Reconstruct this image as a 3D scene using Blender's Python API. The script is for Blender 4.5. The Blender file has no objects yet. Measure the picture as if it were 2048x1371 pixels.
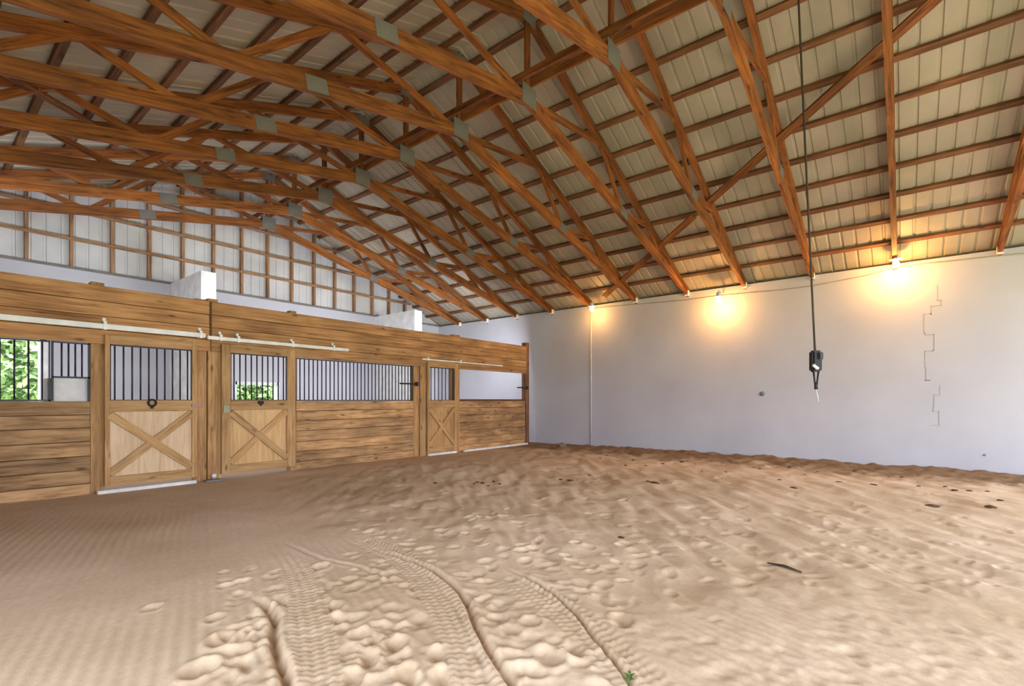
import bpy, bmesh, math, random
import numpy as np
from mathutils import Vector, Matrix
random.seed(7); np.random.seed(7)
SC = bpy.context.scene; COL = SC.collection

# ------------------------------------------------------------------ camera
EYE = 1.37; F = 977.0; HOR = 800.0
FW = (0.7793, 0.6266); RT = (0.6266, -0.7793)
cd = bpy.data.cameras.new('camera'); cam = bpy.data.objects.new('camera', cd); COL.objects.link(cam)
cam.location = (0, 0, EYE); cam.rotation_euler = (math.pi/2, 0, -math.atan2(FW[0], FW[1]))
cd.sensor_width = 36; cd.lens = F/2048*36; cd.shift_y = (HOR-685.5)/2048
cd.clip_start = 0.05; cd.clip_end = 300
SC.camera = cam
SC.view_settings.view_transform = 'Standard'; SC.view_settings.look = 'None'
SC.view_settings.gamma = 1.0; SC.view_settings.use_curve_mapping = False
SC.view_settings.exposure = 1.0

# ------------------------------------------------------------------ daylight
world = bpy.data.worlds.new('sky'); SC.world = world; world.use_nodes = True
wn = world.node_tree.nodes; wl = world.node_tree.links; wn.clear()
wo = wn.new('ShaderNodeOutputWorld'); wb = wn.new('ShaderNodeBackground')
wb.inputs['Color'].default_value = (0.80, 0.89, 1.0, 1); wb.inputs['Strength'].default_value = 3.4
wl.new(wb.outputs[0], wo.inputs[0])
sd = bpy.data.lights.new('sun', 'SUN'); sd.energy = 8.0; sd.angle = math.radians(2); sd.color = (1, 0.95, 0.86)
sun = bpy.data.objects.new('sun', sd); COL.objects.link(sun)
sun.rotation_euler = (math.radians(24), math.radians(10), 0)
def portal(name, loc, rot, sx, sy):
    a = bpy.data.lights.new(name, 'AREA'); a.shape = 'RECTANGLE'; a.size = sx; a.size_y = sy
    a.cycles.is_portal = True
    o = bpy.data.objects.new(name, a); COL.objects.link(o); o.location = loc; o.rotation_euler = rot
STALL_FILL_W = 42.0
XL, XR, YN, YF = -1.6, 12.9, -5.2, 14.0          # inner faces of the building
portal('door_daylight', (5.6, YN-0.3, 2.2), (math.radians(90), 0, 0), 13.4, 4.0)
portal('side_daylight', (XL-0.3, -0.4, 1.6), (math.radians(90), 0, math.radians(-90)), 8.0, 3.2)
portal('stall_daylight', (0.5, YF+0.3, 1.4), (math.radians(90), 0, math.radians(180)), 3.0, 2.8)

# ------------------------------------------------------------------ helpers
def GP(px, py, z=0.0):
    """point of the photo -> place on the level z"""
    d = (z-EYE)*F/(HOR-py); r = (px-1024)/F*d
    return (RT[0]*r+FW[0]*d, RT[1]*r+FW[1]*d)
def XP(px, Y):
    u = (px-1024)/F
    return Y*(FW[0]+FW[1]*u)/(FW[1]-FW[0]*u)
def YP(px, X):
    u = (px-1024)/F
    return X*(FW[1]-FW[0]*u)/(FW[0]+FW[1]*u)
def ZP(X, Y, py):
    return EYE+(HOR-py)/F*(FW[0]*X+FW[1]*Y)

def tag(o, label=None, cat=None, group=None, kind=None):
    if label: o['label'] = label
    if cat: o['category'] = cat
    if group: o['group'] = group
    if kind: o['kind'] = kind
    return o
def empty(name, loc, label, cat, group=None):
    o = bpy.data.objects.new(name, None); COL.objects.link(o); o.location = loc
    o.empty_display_size = 0.1
    return tag(o, label, cat, group)
def link(name, bm, mat, parent=None, M=None, smooth=False):
    bmesh.ops.recalc_face_normals(bm, faces=bm.faces)
    me = bpy.data.meshes.new(name); bm.to_mesh(me); bm.free()
    if smooth:
        for p in me.polygons: p.use_smooth = True
    me.materials.append(mat)
    o = bpy.data.objects.new(name, me); COL.objects.link(o)
    M = M or Matrix.Identity(4)
    if parent:
        o.parent = parent
        chain = Matrix.Identity(4); p = parent; ms = []
        while p: ms.append(p.matrix_basis.copy()); p = p.parent
        for m in reversed(ms): chain = chain @ m
        o.matrix_basis = chain.inverted() @ M
    else: o.matrix_basis = M
    return o
def addbox(bm, lo, hi):
    vs = [bm.verts.new((x, y, z)) for x in (lo[0], hi[0]) for y in (lo[1], hi[1]) for z in (lo[2], hi[2])]
    for f in ((0,1,3,2),(4,6,7,5),(0,4,5,1),(2,3,7,6),(0,2,6,4),(1,5,7,3)): bm.faces.new([vs[i] for i in f])
    return vs
def box(name, lo, hi, mat, parent=None, bevel=0.0, axis='x'):
    """box between two corners; local x runs along `axis` so the grain follows it"""
    c = (Vector(lo)+Vector(hi))/2; s = Vector(hi)-Vector(lo)
    if axis == 'x': R = Matrix.Identity(4); d = (s.x, s.y, s.z)
    elif axis == 'y': R = Matrix.Rotation(math.pi/2, 4, 'Z'); d = (s.y, s.x, s.z)
    else: R = Matrix.Rotation(-math.pi/2, 4, 'Y'); d = (s.z, s.y, s.x)
    bm = bmesh.new(); addbox(bm, [-v/2 for v in d], [v/2 for v in d])
    if bevel: bmesh.ops.bevel(bm, geom=bm.edges[:], offset=bevel, segments=1, affect='EDGES')
    return link(name, bm, mat, parent, Matrix.Translation(c) @ R)
def beam(name, p0, p1, w, h, mat, parent=None, up=(0,0,1), bevel=0.0, e0=0.0, e1=0.0):
    p0 = Vector(p0); p1 = Vector(p1); x = (p1-p0).normalized()
    p0 = p0-x*e0; p1 = p1+x*e1; L = (p1-p0).length
    y = Vector(up).cross(x)
    if y.length < 1e-4: y = Vector((0,1,0))
    y.normalize(); z = x.cross(y)
    M = Matrix.Translation((p0+p1)/2) @ Matrix((x, y, z)).transposed().to_4x4()
    bm = bmesh.new(); addbox(bm, (-L/2,-w/2,-h/2), (L/2,w/2,h/2))
    if bevel: bmesh.ops.bevel(bm, geom=bm.edges[:], offset=bevel, segments=1, affect='EDGES')
    return link(name, bm, mat, parent, M)
def addtube(bm, pts, r, n=8, caps=True):
    pts = [Vector(p) for p in pts]; rings = []
    rr = r if isinstance(r, (list, tuple)) else [r]*len(pts)
    for i, p in enumerate(pts):
        t = (pts[min(i+1,len(pts)-1)]-pts[max(i-1,0)]).normalized()
        a = t.cross(Vector((0,0,1)))
        if a.length < 1e-3: a = t.cross(Vector((1,0,0)))
        a.normalize(); b = t.cross(a)
        rings.append([bm.verts.new(p+(a*math.cos(2*math.pi*k/n)+b*math.sin(2*math.pi*k/n))*rr[i]) for k in range(n)])
    for i in range(len(rings)-1):
        for k in range(n): bm.faces.new((rings[i][k], rings[i][(k+1)%n], rings[i+1][(k+1)%n], rings[i+1][k]))
    if caps: bm.faces.new(rings[0]); bm.faces.new(rings[-1])
def tube(name, pts, r, mat, parent=None, n=8):
    c = Vector(pts[0]); bm = bmesh.new(); addtube(bm, [Vector(p)-c for p in pts], r, n)
    return link(name, bm, mat, parent, Matrix.Translation(c), True)
def boxes(name, lst, mat, parent=None, c=(0,0,0)):
    bm = bmesh.new()
    for lo, hi in lst: addbox(bm, Vector(lo)-Vector(c), Vector(hi)-Vector(c))
    return link(name, bm, mat, parent, Matrix.Translation(c))
def copy_tree(o, parent=None):
    c = o.copy(); COL.objects.link(c); c.parent = parent
    for ch in list(o.children): copy_tree(ch, c)
    return c

# ------------------------------------------------------------------ materials
def lin(r, g, b):
    f = lambda v: (v/255/12.92) if v <= 10 else ((v/255+0.055)/1.055)**2.4
    return (f(r), f(g), f(b), 1)
def newmat(name):
    m = bpy.data.materials.new(name); m.use_nodes = True
    nt = m.node_tree; b = nt.nodes['Principled BSDF']
    return m, nt.nodes, nt.links, b
def ramp(N, stops):
    r = N.new('ShaderNodeValToRGB'); e = r.color_ramp.elements
    e[0].position = stops[0][0]; e[0].color = stops[0][1]
    e[1].position = stops[-1][0]; e[1].color = stops[-1][1]
    for p, c in stops[1:-1]:
        q = e.new(p); q.color = c
    return r
def wood(name, dark, mid, light, rough=0.72, stretch=1.0, var=0.35, knots=True):
    m, N, L, B = newmat(name)
    tc = N.new('ShaderNodeTexCoord'); oi = N.new('ShaderNodeObjectInfo')
    add = N.new('ShaderNodeVectorMath'); add.operation = 'MULTIPLY_ADD'
    add.inputs[1].default_value = (1,1,1)
    L.new(tc.outputs['Object'], add.inputs[0])
    cmb = N.new('ShaderNodeCombineXYZ')
    mm = N.new('ShaderNodeMath'); mm.operation = 'MULTIPLY'; mm.inputs[1].default_value = 37.0
    L.new(oi.outputs['Random'], mm.inputs[0])
    for k in range(3): L.new(mm.outputs[0], cmb.inputs[k])
    L.new(cmb.outputs[0], add.inputs[2])
    mp = N.new('ShaderNodeMapping'); mp.inputs['Scale'].default_value = (1.0*stretch, 14, 14)
    L.new(add.outputs[0], mp.inputs[0])
    n1 = N.new('ShaderNodeTexNoise'); n1.inputs['Scale'].default_value = 1.6; n1.inputs['Detail'].default_value = 6
    n1.inputs['Roughness'].default_value = 0.62; n1.inputs['Distortion'].default_value = 0.6
    L.new(mp.outputs[0], n1.inputs['Vector'])
    rp = ramp(N, [(0.3, dark), (0.5, mid), (0.72, light)])
    L.new(n1.outputs['Fac'], rp.inputs[0])
    n2 = N.new('ShaderNodeTexNoise'); n2.inputs['Scale'].default_value = 1.3; n2.inputs['Detail'].default_value = 2
    L.new(add.outputs[0], n2.inputs['Vector'])
    mr = N.new('ShaderNodeMapRange'); mr.inputs['From Min'].default_value = 0.3; mr.inputs['From Max'].default_value = 0.7
    mr.inputs['To Min'].default_value = 1-var; mr.inputs['To Max'].default_value = 1+var*0.6
    L.new(n2.outputs['Fac'], mr.inputs[0])
    mr2 = N.new('ShaderNodeMapRange'); mr2.inputs['To Min'].default_value = 1-var*0.6; mr2.inputs['To Max'].default_value = 1+var*0.45
    L.new(oi.outputs['Random'], mr2.inputs[0])
    mu = N.new('ShaderNodeMath'); mu.operation = 'MULTIPLY'; L.new(mr.outputs[0], mu.inputs[0]); L.new(mr2.outputs[0], mu.inputs[1])
    last = mu.outputs[0]
    if knots:
        vo = N.new('ShaderNodeTexVoronoi'); vo.inputs['Scale'].default_value = 1.0
        mk = N.new('ShaderNodeMapping'); mk.inputs['Scale'].default_value = (2.0, 6, 6)
        L.new(add.outputs[0], mk.inputs[0]); L.new(mk.outputs[0], vo.inputs['Vector'])
        mr3 = N.new('ShaderNodeMapRange'); mr3.inputs['From Min'].default_value = 0.06; mr3.inputs['From Max'].default_value = 0.17
        mr3.inputs['To Min'].default_value = 0.35; mr3.inputs['To Max'].default_value = 1.0
        L.new(vo.outputs['Distance'], mr3.inputs[0])
        m2 = N.new('ShaderNodeMath'); m2.operation = 'MULTIPLY'; L.new(last, m2.inputs[0]); L.new(mr3.outputs[0], m2.inputs[1]); last = m2.outputs[0]
    vm = N.new('ShaderNodeVectorMath'); vm.operation = 'SCALE'
    L.new(rp.outputs[0], vm.inputs[0]); L.new(last, vm.inputs['Scale'])
    L.new(vm.outputs[0], B.inputs['Base Color'])
    B.inputs['Roughness'].default_value = rough
    bp = N.new('ShaderNodeBump'); bp.inputs['Strength'].default_value = 0.35; bp.inputs['Distance'].default_value = 0.006
    L.new(n1.outputs['Fac'], bp.inputs['Height']); L.new(bp.outputs[0], B.inputs['Normal'])
    return m
def plain(name, col, rough=0.6, metal=0.0, noise=0.12, scale=4.0, bump=0.0):
    m, N, L, B = newmat(name)
    tc = N.new('ShaderNodeTexCoord'); n = N.new('ShaderNodeTexNoise'); n.inputs['Scale'].default_value = scale; n.inputs['Detail'].default_value = 5
    L.new(tc.outputs['Object'], n.inputs['Vector'])
    d = tuple(c*(1-noise*1.4) for c in col[:3])+(1,); l = tuple(min(1, c*(1+noise)) for c in col[:3])+(1,)
    r = ramp(N, [(0.3, d), (0.7, l)]); L.new(n.outputs['Fac'], r.inputs[0]); L.new(r.outputs[0], B.inputs['Base Color'])
    B.inputs['Roughness'].default_value = rough; B.inputs['Metallic'].default_value = metal
    if bump:
        bp = N.new('ShaderNodeBump'); bp.inputs['Strength'].default_value = bump; bp.inputs['Distance'].default_value = 0.01
        L.new(n.outputs['Fac'], bp.inputs['Height']); L.new(bp.outputs[0], B.inputs['Normal'])
    return m
W_TRUSS = wood('truss_lumber', (0.085,0.026,0.008,1), (0.30,0.095,0.018,1), (0.47,0.17,0.036,1), var=0.34)
W_PURLIN = wood('purlin_lumber', (0.08,0.032,0.014,1), (0.20,0.08,0.032,1), (0.31,0.14,0.06,1), var=0.3)
W_STALL = wood('stall_plank', (0.27,0.125,0.055,1), (0.55,0.31,0.135,1), (0.70,0.45,0.23,1), var=0.42, stretch=1.3)
W_HEAD = wood('header_plank', (0.26,0.105,0.035,1), (0.57,0.29,0.11,1), (0.70,0.42,0.19,1), var=0.32, stretch=0.7)
W_POST = wood('post_lumber', (0.30,0.13,0.045,1), (0.52,0.28,0.11,1), (0.66,0.42,0.2,1), var=0.22)
W_DOOR = wood('door_panel_board', (0.55,0.32,0.13,1), (0.70,0.44,0.20,1), (0.78,0.53,0.28,1), var=0.12, knots=False)
W_TRIM = wood('door_trim_board', (0.34,0.17,0.06,1), (0.54,0.31,0.13,1), (0.66,0.42,0.2,1), var=0.2)
W_GABLE = wood('gable_lumber', (0.18,0.08,0.035,1), (0.38,0.2,0.1,1), (0.5,0.3,0.17,1), var=0.25)
M_PLATE = plain('galvanized_plate', (0.20,0.19,0.185,1), 0.6, 0.2)
M_STEEL = plain('white_track_steel', (0.9,0.88,0.84,1), 0.35, 0.05)
M_IRON = plain('black_iron', (0.012,0.012,0.014,1), 0.6, 0.1)
M_BAR = plain('dark_grill_bar', (0.035,0.035,0.05,1), 0.5, 0.3)
M_WHITE = plain('white_paint', (0.82,0.81,0.82,1), 0.7)
M_CONDUIT = plain('painted_conduit', (0.6,0.6,0.62,1), 0.5)
M_CORD = plain('grey_cord', (0.42,0.36,0.3,1), 0.7)
M_DARKCORD = plain('dark_cord', (0.05,0.035,0.025,1), 0.7)
M_CRACK = plain('crack_dark', (0.42,0.38,0.36,1), 0.9)

def block_wall():
    m, N, L, B = newmat('painted_block_wall')
    tc = N.new('ShaderNodeTexCoord'); sp = N.new('ShaderNodeSeparateXYZ'); L.new(tc.outputs['Object'], sp.inputs[0])
    s = N.new('ShaderNodeMath'); s.operation = 'ADD'; L.new(sp.outputs['X'], s.inputs[0]); L.new(sp.outputs['Y'], s.inputs[1])
    cb = N.new('ShaderNodeCombineXYZ'); L.new(s.outputs[0], cb.inputs[0]); L.new(sp.outputs['Z'], cb.inputs[1])
    br = N.new('ShaderNodeTexBrick'); br.inputs['Scale'].default_value = 1.0
    br.inputs['Brick Width'].default_value = 0.41; br.inputs['Row Height'].default_value = 0.205; br.inputs['Mortar Size'].default_value = 0.006
    br.inputs['Mortar Smooth'].default_value = 1.0
    L.new(cb.outputs[0], br.inputs['Vector'])
    n = N.new('ShaderNodeTexNoise'); n.inputs['Scale'].default_value = 0.7; n.inputs['Detail'].default_value = 6
    L.new(tc.outputs['Object'], n.inputs['Vector'])
    r = ramp(N, [(0.3, (0.50,0.49,0.55,1)), (0.7, (0.58,0.57,0.635,1))]); L.new(n.outputs['Fac'], r.inputs[0])
    L.new(r.outputs[0], B.inputs['Base Color']); B.inputs['Roughness'].default_value = 0.75
    n3 = N.new('ShaderNodeTexNoise'); n3.inputs['Scale'].default_value = 60; L.new(tc.outputs['Object'], n3.inputs['Vector'])
    ad = N.new('ShaderNodeMath'); ad.operation = 'MULTIPLY_ADD'; ad.inputs[1].default_value = -0.5
    L.new(br.outputs['Fac'], ad.inputs[0]); L.new(n3.outputs['Fac'], ad.inputs[2])
    bp = N.new('ShaderNodeBump'); bp.inputs['Strength'].default_value = 0.12; bp.inputs['Distance'].default_value = 0.004
    L.new(ad.outputs[0], bp.inputs['Height']); L.new(bp.outputs[0], B.inputs['Normal'])
    return m
M_BLOCK = block_wall()
M_ROOF = plain('roof_sheet_underside', (0.46,0.41,0.335,1), 0.5, 0.1, noise=0.12, scale=1.2)
M_GSHEET = plain('gable_sheet', (0.66,0.65,0.68,1), 0.5, 0.1, noise=0.1, scale=1.5)

def sand():
    m, N, L, B = newmat('arena_sand')
    tc = N.new('ShaderNodeTexCoord'); sp = N.new('ShaderNodeSeparateXYZ'); L.new(tc.outputs['Object'], sp.inputs[0])
    n = N.new('ShaderNodeTexNoise'); n.inputs['Scale'].default_value = 0.55; n.inputs['Detail'].default_value = 8; n.inputs['Roughness'].default_value = 0.6
    L.new(tc.outputs['Object'], n.inputs['Vector'])
    r = ramp(N, [(0.3, (0.60,0.44,0.29,1)), (0.55, (0.75,0.575,0.42,1)), (0.75, (0.83,0.66,0.51,1))])
    L.new(n.outputs['Fac'], r.inputs[0])
    # damp, manure-darkened soil along the right wall, ragged inner edge
    n2 = N.new('ShaderNodeTexNoise'); n2.inputs['Scale'].default_value = 1.5; n2.inputs['Detail'].default_value = 9; n2.inputs['Roughness'].default_value = 0.68
    L.new(tc.outputs['Object'], n2.inputs['Vector'])
    a = N.new('ShaderNodeMath'); a.operation = 'MULTIPLY_ADD'; a.inputs[1].default_value = 3.2
    L.new(n2.outputs['Fac'], a.inputs[0]); L.new(sp.outputs['X'], a.inputs[2])
    mr = N.new('ShaderNodeMapRange'); mr.inputs['From Min'].default_value = 11.6; mr.inputs['From Max'].default_value = 13.6; mr.interpolation_type = 'SMOOTHSTEP'
    L.new(a.outputs[0], mr.inputs[0])
    mx = N.new('ShaderNodeMix'); mx.data_type = 'RGBA'; L.new(mr.outputs[0], mx.inputs['Factor'])
    L.new(r.outputs[0], mx.inputs['A']); mx.inputs['B'].default_value = (0.25,0.16,0.095,1)
    # second darker strip, growing towards the stalls
    a2 = N.new('ShaderNodeMath'); a2.operation = 'MULTIPLY_ADD'; a2.inputs[1].default_value = 2.2
    L.new(n2.outputs['Fac'], a2.inputs[0]); L.new(sp.outputs['Y'], a2.inputs[2])
    mr2 = N.new('ShaderNodeMapRange'); mr2.inputs['From Min'].default_value = 7.0; mr2.inputs['From Max'].default_value = 10.6; mr2.inputs['To Max'].default_value = 0.3
    L.new(a2.outputs[0], mr2.inputs[0])
    mx2 = N.new('ShaderNodeMix'); mx2.data_type = 'RGBA'; L.new(mr2.outputs[0], mx2.inputs['Factor'])
    L.new(mx.outputs['Result'], mx2.inputs['A']); mx2.inputs['B'].default_value = (0.30,0.21,0.13,1)
    n4 = N.new('ShaderNodeTexNoise'); n4.inputs['Scale'].default_value = 26; n4.inputs['Detail'].default_value = 5
    L.new(tc.outputs['Object'], n4.inputs['Vector'])
    mr4 = N.new('ShaderNodeMapRange'); mr4.inputs['To Min'].default_value = 0.82; mr4.inputs['To Max'].default_value = 1.15
    L.new(n4.outputs['Fac'], mr4.inputs[0])
    vm = N.new('ShaderNodeVectorMath'); vm.operation = 'SCALE'; L.new(mx2.outputs['Result'], vm.inputs[0]); L.new(mr4.outputs[0], vm.inputs['Scale'])
    L.new(vm.outputs[0], B.inputs['Base Color']); B.inputs['Roughness'].default_value = 0.95
    B.inputs['Specular IOR Level'].default_value = 0.15
    n5 = N.new('ShaderNodeTexNoise'); n5.inputs['Scale'].default_value = 70; n5.inputs['Detail'].default_value = 6
    L.new(tc.outputs['Object'], n5.inputs['Vector'])
    bp = N.new('ShaderNodeBump'); bp.inputs['Strength'].default_value = 0.35; bp.inputs['Distance'].default_value = 0.006
    L.new(n5.outputs['Fac'], bp.inputs['Height']); L.new(bp.outputs[0], B.inputs['Normal'])
    return m
M_SAND = sand()

# ------------------------------------------------------------------ building shell
RX, RZ = 5.9, 7.26                       # ridge
SR, SL = 0.43, 0.355                     # slopes of the right and left half
def roofz(x): return RZ-SR*(x-RX) if x > RX else RZ-SL*(RX-x)
WT = 4.2
def struct(o, label=None): return tag(o, label, None, None, 'structure')
# right wall, with an unseen low opening added to let light into the stalls
struct(boxes('wall_right', [((XR,YN,-0.3),(XR+.2,10.4,WT)), ((XR,10.4,1.15),(XR+.2,13.4,WT)), ((XR,10.4,-.3),(XR+.2,13.4,.15)), ((XR,13.4,-.3),(XR+.2,YF+.2,WT))], M_BLOCK))
struct(boxes('wall_left', [((XL-.2,YN,-.3),(XL,-4.2,WT)), ((XL-.2,-4.2,3.2),(XL,3.4,WT)), ((XL-.2,3.4,-.3),(XL,YF+.2,WT))], M_BLOCK))  # unseen open bay put in to let daylight reach the right wall
D0, D1, DZ = 0.15, 1.86, 2.68            # far doorway seen behind the left stall
W0, W1, WZ0, WZ1 = XP(470,YF), XP(556,YF), 0.95, ZP(6.05,YF,767)
struct(boxes('wall_far', [((XL,YF,-.3),(D0,YF+.2,WT)), ((D0,YF,DZ),(D1,YF+.2,WT)), ((D1,YF,-.3),(W0,YF+.2,WT)),
      ((W0,YF,-.3),(W1,YF+.2,WZ0)), ((W0,YF,WZ1),(W1,YF+.2,WT)), ((W1,YF,-.3),(XR,YF+.2,WT))], M_BLOCK))
struct(boxes('wall_near', [((XL,YN-.2,-.3),(-1.1,YN,WT)), ((12.4,YN-.2,-.3),(XR,YN,WT))], M_BLOCK))
for nm, xa in (('wall_stall_partition', 4.05), ('wall_stall_partition', 10.0)):
    struct(boxes(nm, [((xa,11.95,-.2),(xa+.3,YF,WT))], M_WHITE))
# door and window frames on the far wall
struct(boxes('door_1', [((D0-.02,YF-.03,0),(D0+.09,YF+.23,DZ)), ((D1-.10,YF-.03,0),(D1+.02,YF+.23,DZ)), ((D0,YF-.03,DZ-.08),(D1,YF+.23,DZ+.03))], M_WHITE))
struct(boxes('window_1', [((W0-.04,YF-.03,WZ0-.05),(W0+.04,YF+.22,WZ1+.05)), ((W1-.04,YF-.03,WZ0-.05),(W1+.04,YF+.22,WZ1+.05)),
      ((W0,YF-.03,WZ0-.05),(W1,YF+.22,WZ0+.03)), ((W0,YF-.03,WZ1-.03),(W1,YF+.22,WZ1+.05))], M_WHITE))

def ribbed(length, pitch=0.23, rib=0.02, wid=0.035):
    """(distance, offset) outline of a ribbed sheet"""
    pts = []; t = 0.0
    while t < length:
        pts += [(t, 0), (t+pitch-wid*1.6, 0), (t+pitch-wid*1.2, rib), (t+pitch-wid*.4, rib)]; t += pitch
    pts.append((length, 0))
    return [p for p in pts if p[0] <= length+1e-6]
bm = bmesh.new(); prof = ribbed(YF+.2-YN+.4)
for x0, x1 in ((RX, XR+.35), (XL-.35, RX)):
    rows = []
    for X in (x0, x1):
        z = (RZ if abs(X-RX) < 1e-6 else roofz(X))+.058
        rows.append([[bm.verts.new((X, YN-.2+d, z+o+t)) for d, o in prof] for t in (0, .03)])
    for i in range(len(prof)-1):
        a, b = rows[0], rows[1]
        bm.faces.new((a[0][i], a[0][i+1], b[0][i+1], b[0][i])); bm.faces.new((a[1][i], b[1][i], b[1][i+1], a[1][i+1]))
roof = struct(link('ceiling', bm, M_ROOF), None)
def gable(name, Y, outward):
    bm = bmesh.new(); prof = ribbed(XR-XL+.4)
    rows = []
    for t in (0, .03):
        lo = []; hi = []
        for d, o in prof:
            X = XL-.2+d; yy = Y+outward*(o+t+.1)
            lo.append(bm.verts.new((X, yy, WT-.02))); hi.append(bm.verts.new((X, yy, max(roofz(X)+.1, WT))))
        rows.append((lo, hi))
        for i in range(len(prof)-1): bm.faces.new((lo[i], lo[i+1], hi[i+1], hi[i]))
    struct(link(name, bm, M_GSHEET))
gable('wall_gable', YF, 1); gable('wall_gable', YN, -1)

struct(boxes('trim_1', [((XR+.06, YN, WT), (XR+.16, YF, roofz(XR+.16)+.055))], plain('eave_plate', (0.12,0.08,0.06,1), .8)))  # dark plate added to close the eave gap against outside light
struct(boxes('trim_2', [((XL-.16, YN, WT), (XL-.06, YF, roofz(XL-.06)+.04))], plain('eave_plate_left', (0.12,0.08,0.06,1), .8)))
# gable framing: studs and girts (one frame nailed together)
gf = empty('gable_frame', (5.9, YF-.05, WT), 'grey brown timber stud and girt frame filling the far gable above the white wall', 'gable frame')
k = -4
while True:
    X = 1.565+.695*k; k += 1
    if X > 12.4: break
    if X < XL+.2: continue
    box('stud', (X-.03, YF-.02, WT), (X+.03, YF+.09, roofz(X)-.0), W_GABLE, gf, axis='z')
for z in (4.84, 5.45, 6.06, 6.67):
    xr = min(XR, RX+(RZ-z)/SR)-.05; xl = max(XL, RX-(RZ-z)/SL)+.05
    box('girt', (xl, YF-.055, z-.03), (xr, YF-.02, z+.03), W_GABLE, gf)
box('bottom_plate', (XL, YF-.04, WT), (XR, YF+.1, WT+.045), plain('bottom_plate_grey', (0.2,0.18,0.17,1), .7), gf)

# ------------------------------------------------------------------ roof trusses
TY = [12.83, 11.48, 10.14, 8.72, 7.30, 5.89, 4.45, 3.05, 1.63, 0.158, -1.39]
ORD = ['nearest the far gable', 'second out from the far gable', 'third out from the far gable', 'fourth out from the far gable',
       'whose heel meets the wall at the leftmost glowing bulb', 'first to the right of the leftmost bulb', 'second to the right of the leftmost bulb',
       'whose heel stops right of the middle bulb', 'whose heel stops behind the hanging cord', 'whose heel stops at the rightmost bulb', 'at the right edge of the view']
AX, AZ = RX, 5.93
def bz(x):                                  # centre line of the bottom chords
    return AZ-(AZ-4.22)/(XR-AX)*(x-AX) if x > AX else AZ-.205*(AX-x)
def tz(x): return roofz(x)-.085             # centre line of the top chords
Y0 = TY[0]
tr = empty('roof_truss', (AX, Y0, AZ), 'x', 'roof truss', 'scissor roof trusses spanning the arena')
T = .08
beam('top_chord', (RX, Y0, tz(RX)), (XR+.15, Y0, roofz(XR+.15)-.085), T, .15, W_TRUSS, tr)
beam('top_chord', (RX, Y0, tz(RX)), (XL, Y0, roofz(XL)-.085), T, .15, W_TRUSS, tr)
beam('bottom_chord', (AX-.02, Y0, bz(AX)), (XR-.02, Y0, bz(XR)), T, .19, W_TRUSS, tr)
beam('bottom_chord', (AX+.02, Y0, bz(AX)), (XL+.25, Y0, bz(XL+.25)), T, .19, W_TRUSS, tr)
beam('king_post', (RX, Y0, AZ+.05), (RX, Y0, RZ-.12), .045, .10, W_TRUSS, tr, up=(1,0,0))
webs = [((AX+.08, 'b'), (8.2, 't')), ((8.2, 't'), (9.1, 'b')), ((9.1, 'b'), (10.35, 't')), ((10.35, 't'), (11.1, 'b')),
        ((AX-.08, 'b'), (3.6, 't')), ((3.6, 't'), (2.3, 'b')), ((2.3, 'b'), (1.2, 't')), ((1.2, 't'), (.3, 'b'))]
for (xa, ka), (xb, kb) in webs:
    f = lambda x, kk: bz(x) if kk == 'b' else tz(x)
    beam('web', (xa, Y0+.002, f(xa, ka)), (xb, Y0+.002, f(xb, kb)), .042, .10, W_TRUSS, tr)
def plate(name, x, z, w, h, ang=0):
    bm = bmesh.new()
    for s in (-1, 1): addbox(bm, (-w/2, s*(T/2+.004)-.003, -h/2), (w/2, s*(T/2+.004)+.003, h/2))
    link(name, bm, M_PLATE, tr, Matrix.Translation((x, Y0, z)) @ Matrix.Rotation(ang, 4, 'Y'))
plate('gusset_plate', AX, AZ+.02, .34, .30)
plate('gusset_plate', 3.3, bz(3.3), .30, .19, -math.atan(.205))
plate('gusset_plate', 9.1, bz(9.1), .30, .19, math.atan(.244))
plate('gusset_plate', RX, RZ-.14, .3, .16)
bm = bmesh.new(); addbox(bm, (-.05, -.045, -.07), (.09, .045, .07))
link('heel_bracket', bm, M_WHITE, tr, Matrix.Translation((XR-.06, Y0, WT-.03)))
trusses = [tr]
for i, Y in enumerate(TY):
    t = tr if i == 0 else copy_tree(tr)
    if i: t.location.y = Y
    t['label'] = 'brown timber scissor roof truss ' + ORD[i]
# purlins
pur_x = [12.34-.62*i for i in range(11)]
ordn = ['lowest', 'second', 'third', 'fourth', 'fifth', 'sixth', 'seventh', 'eighth', 'ninth', 'tenth', 'eleventh', 'twelfth']
def purlin(X, side, lab):
    s = SR if X > RX else SL; z = roofz(X)+.026
    n = Vector((s if X > RX else -s, 0, 1)).normalized()
    o = beam('roof_purlin', (X, YN-.15, z), (X, YF+.1, z), .10, .052, W_PURLIN, None, up=n)
    tag(o, lab, 'purlin', 'purlins on the %s roof slope' % side)
for i, X in enumerate(pur_x):
    purlin(X, 'right', 'long brown roof purlin on the right slope, %s up from the white block wall' % ordn[i])
for i in range(11):
    X = RX-.38-.62*i
    purlin(X, 'left', 'long brown roof purlin on the left slope, %s down from the ridge' % ('first' if i == 0 else ordn[i]))
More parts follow.
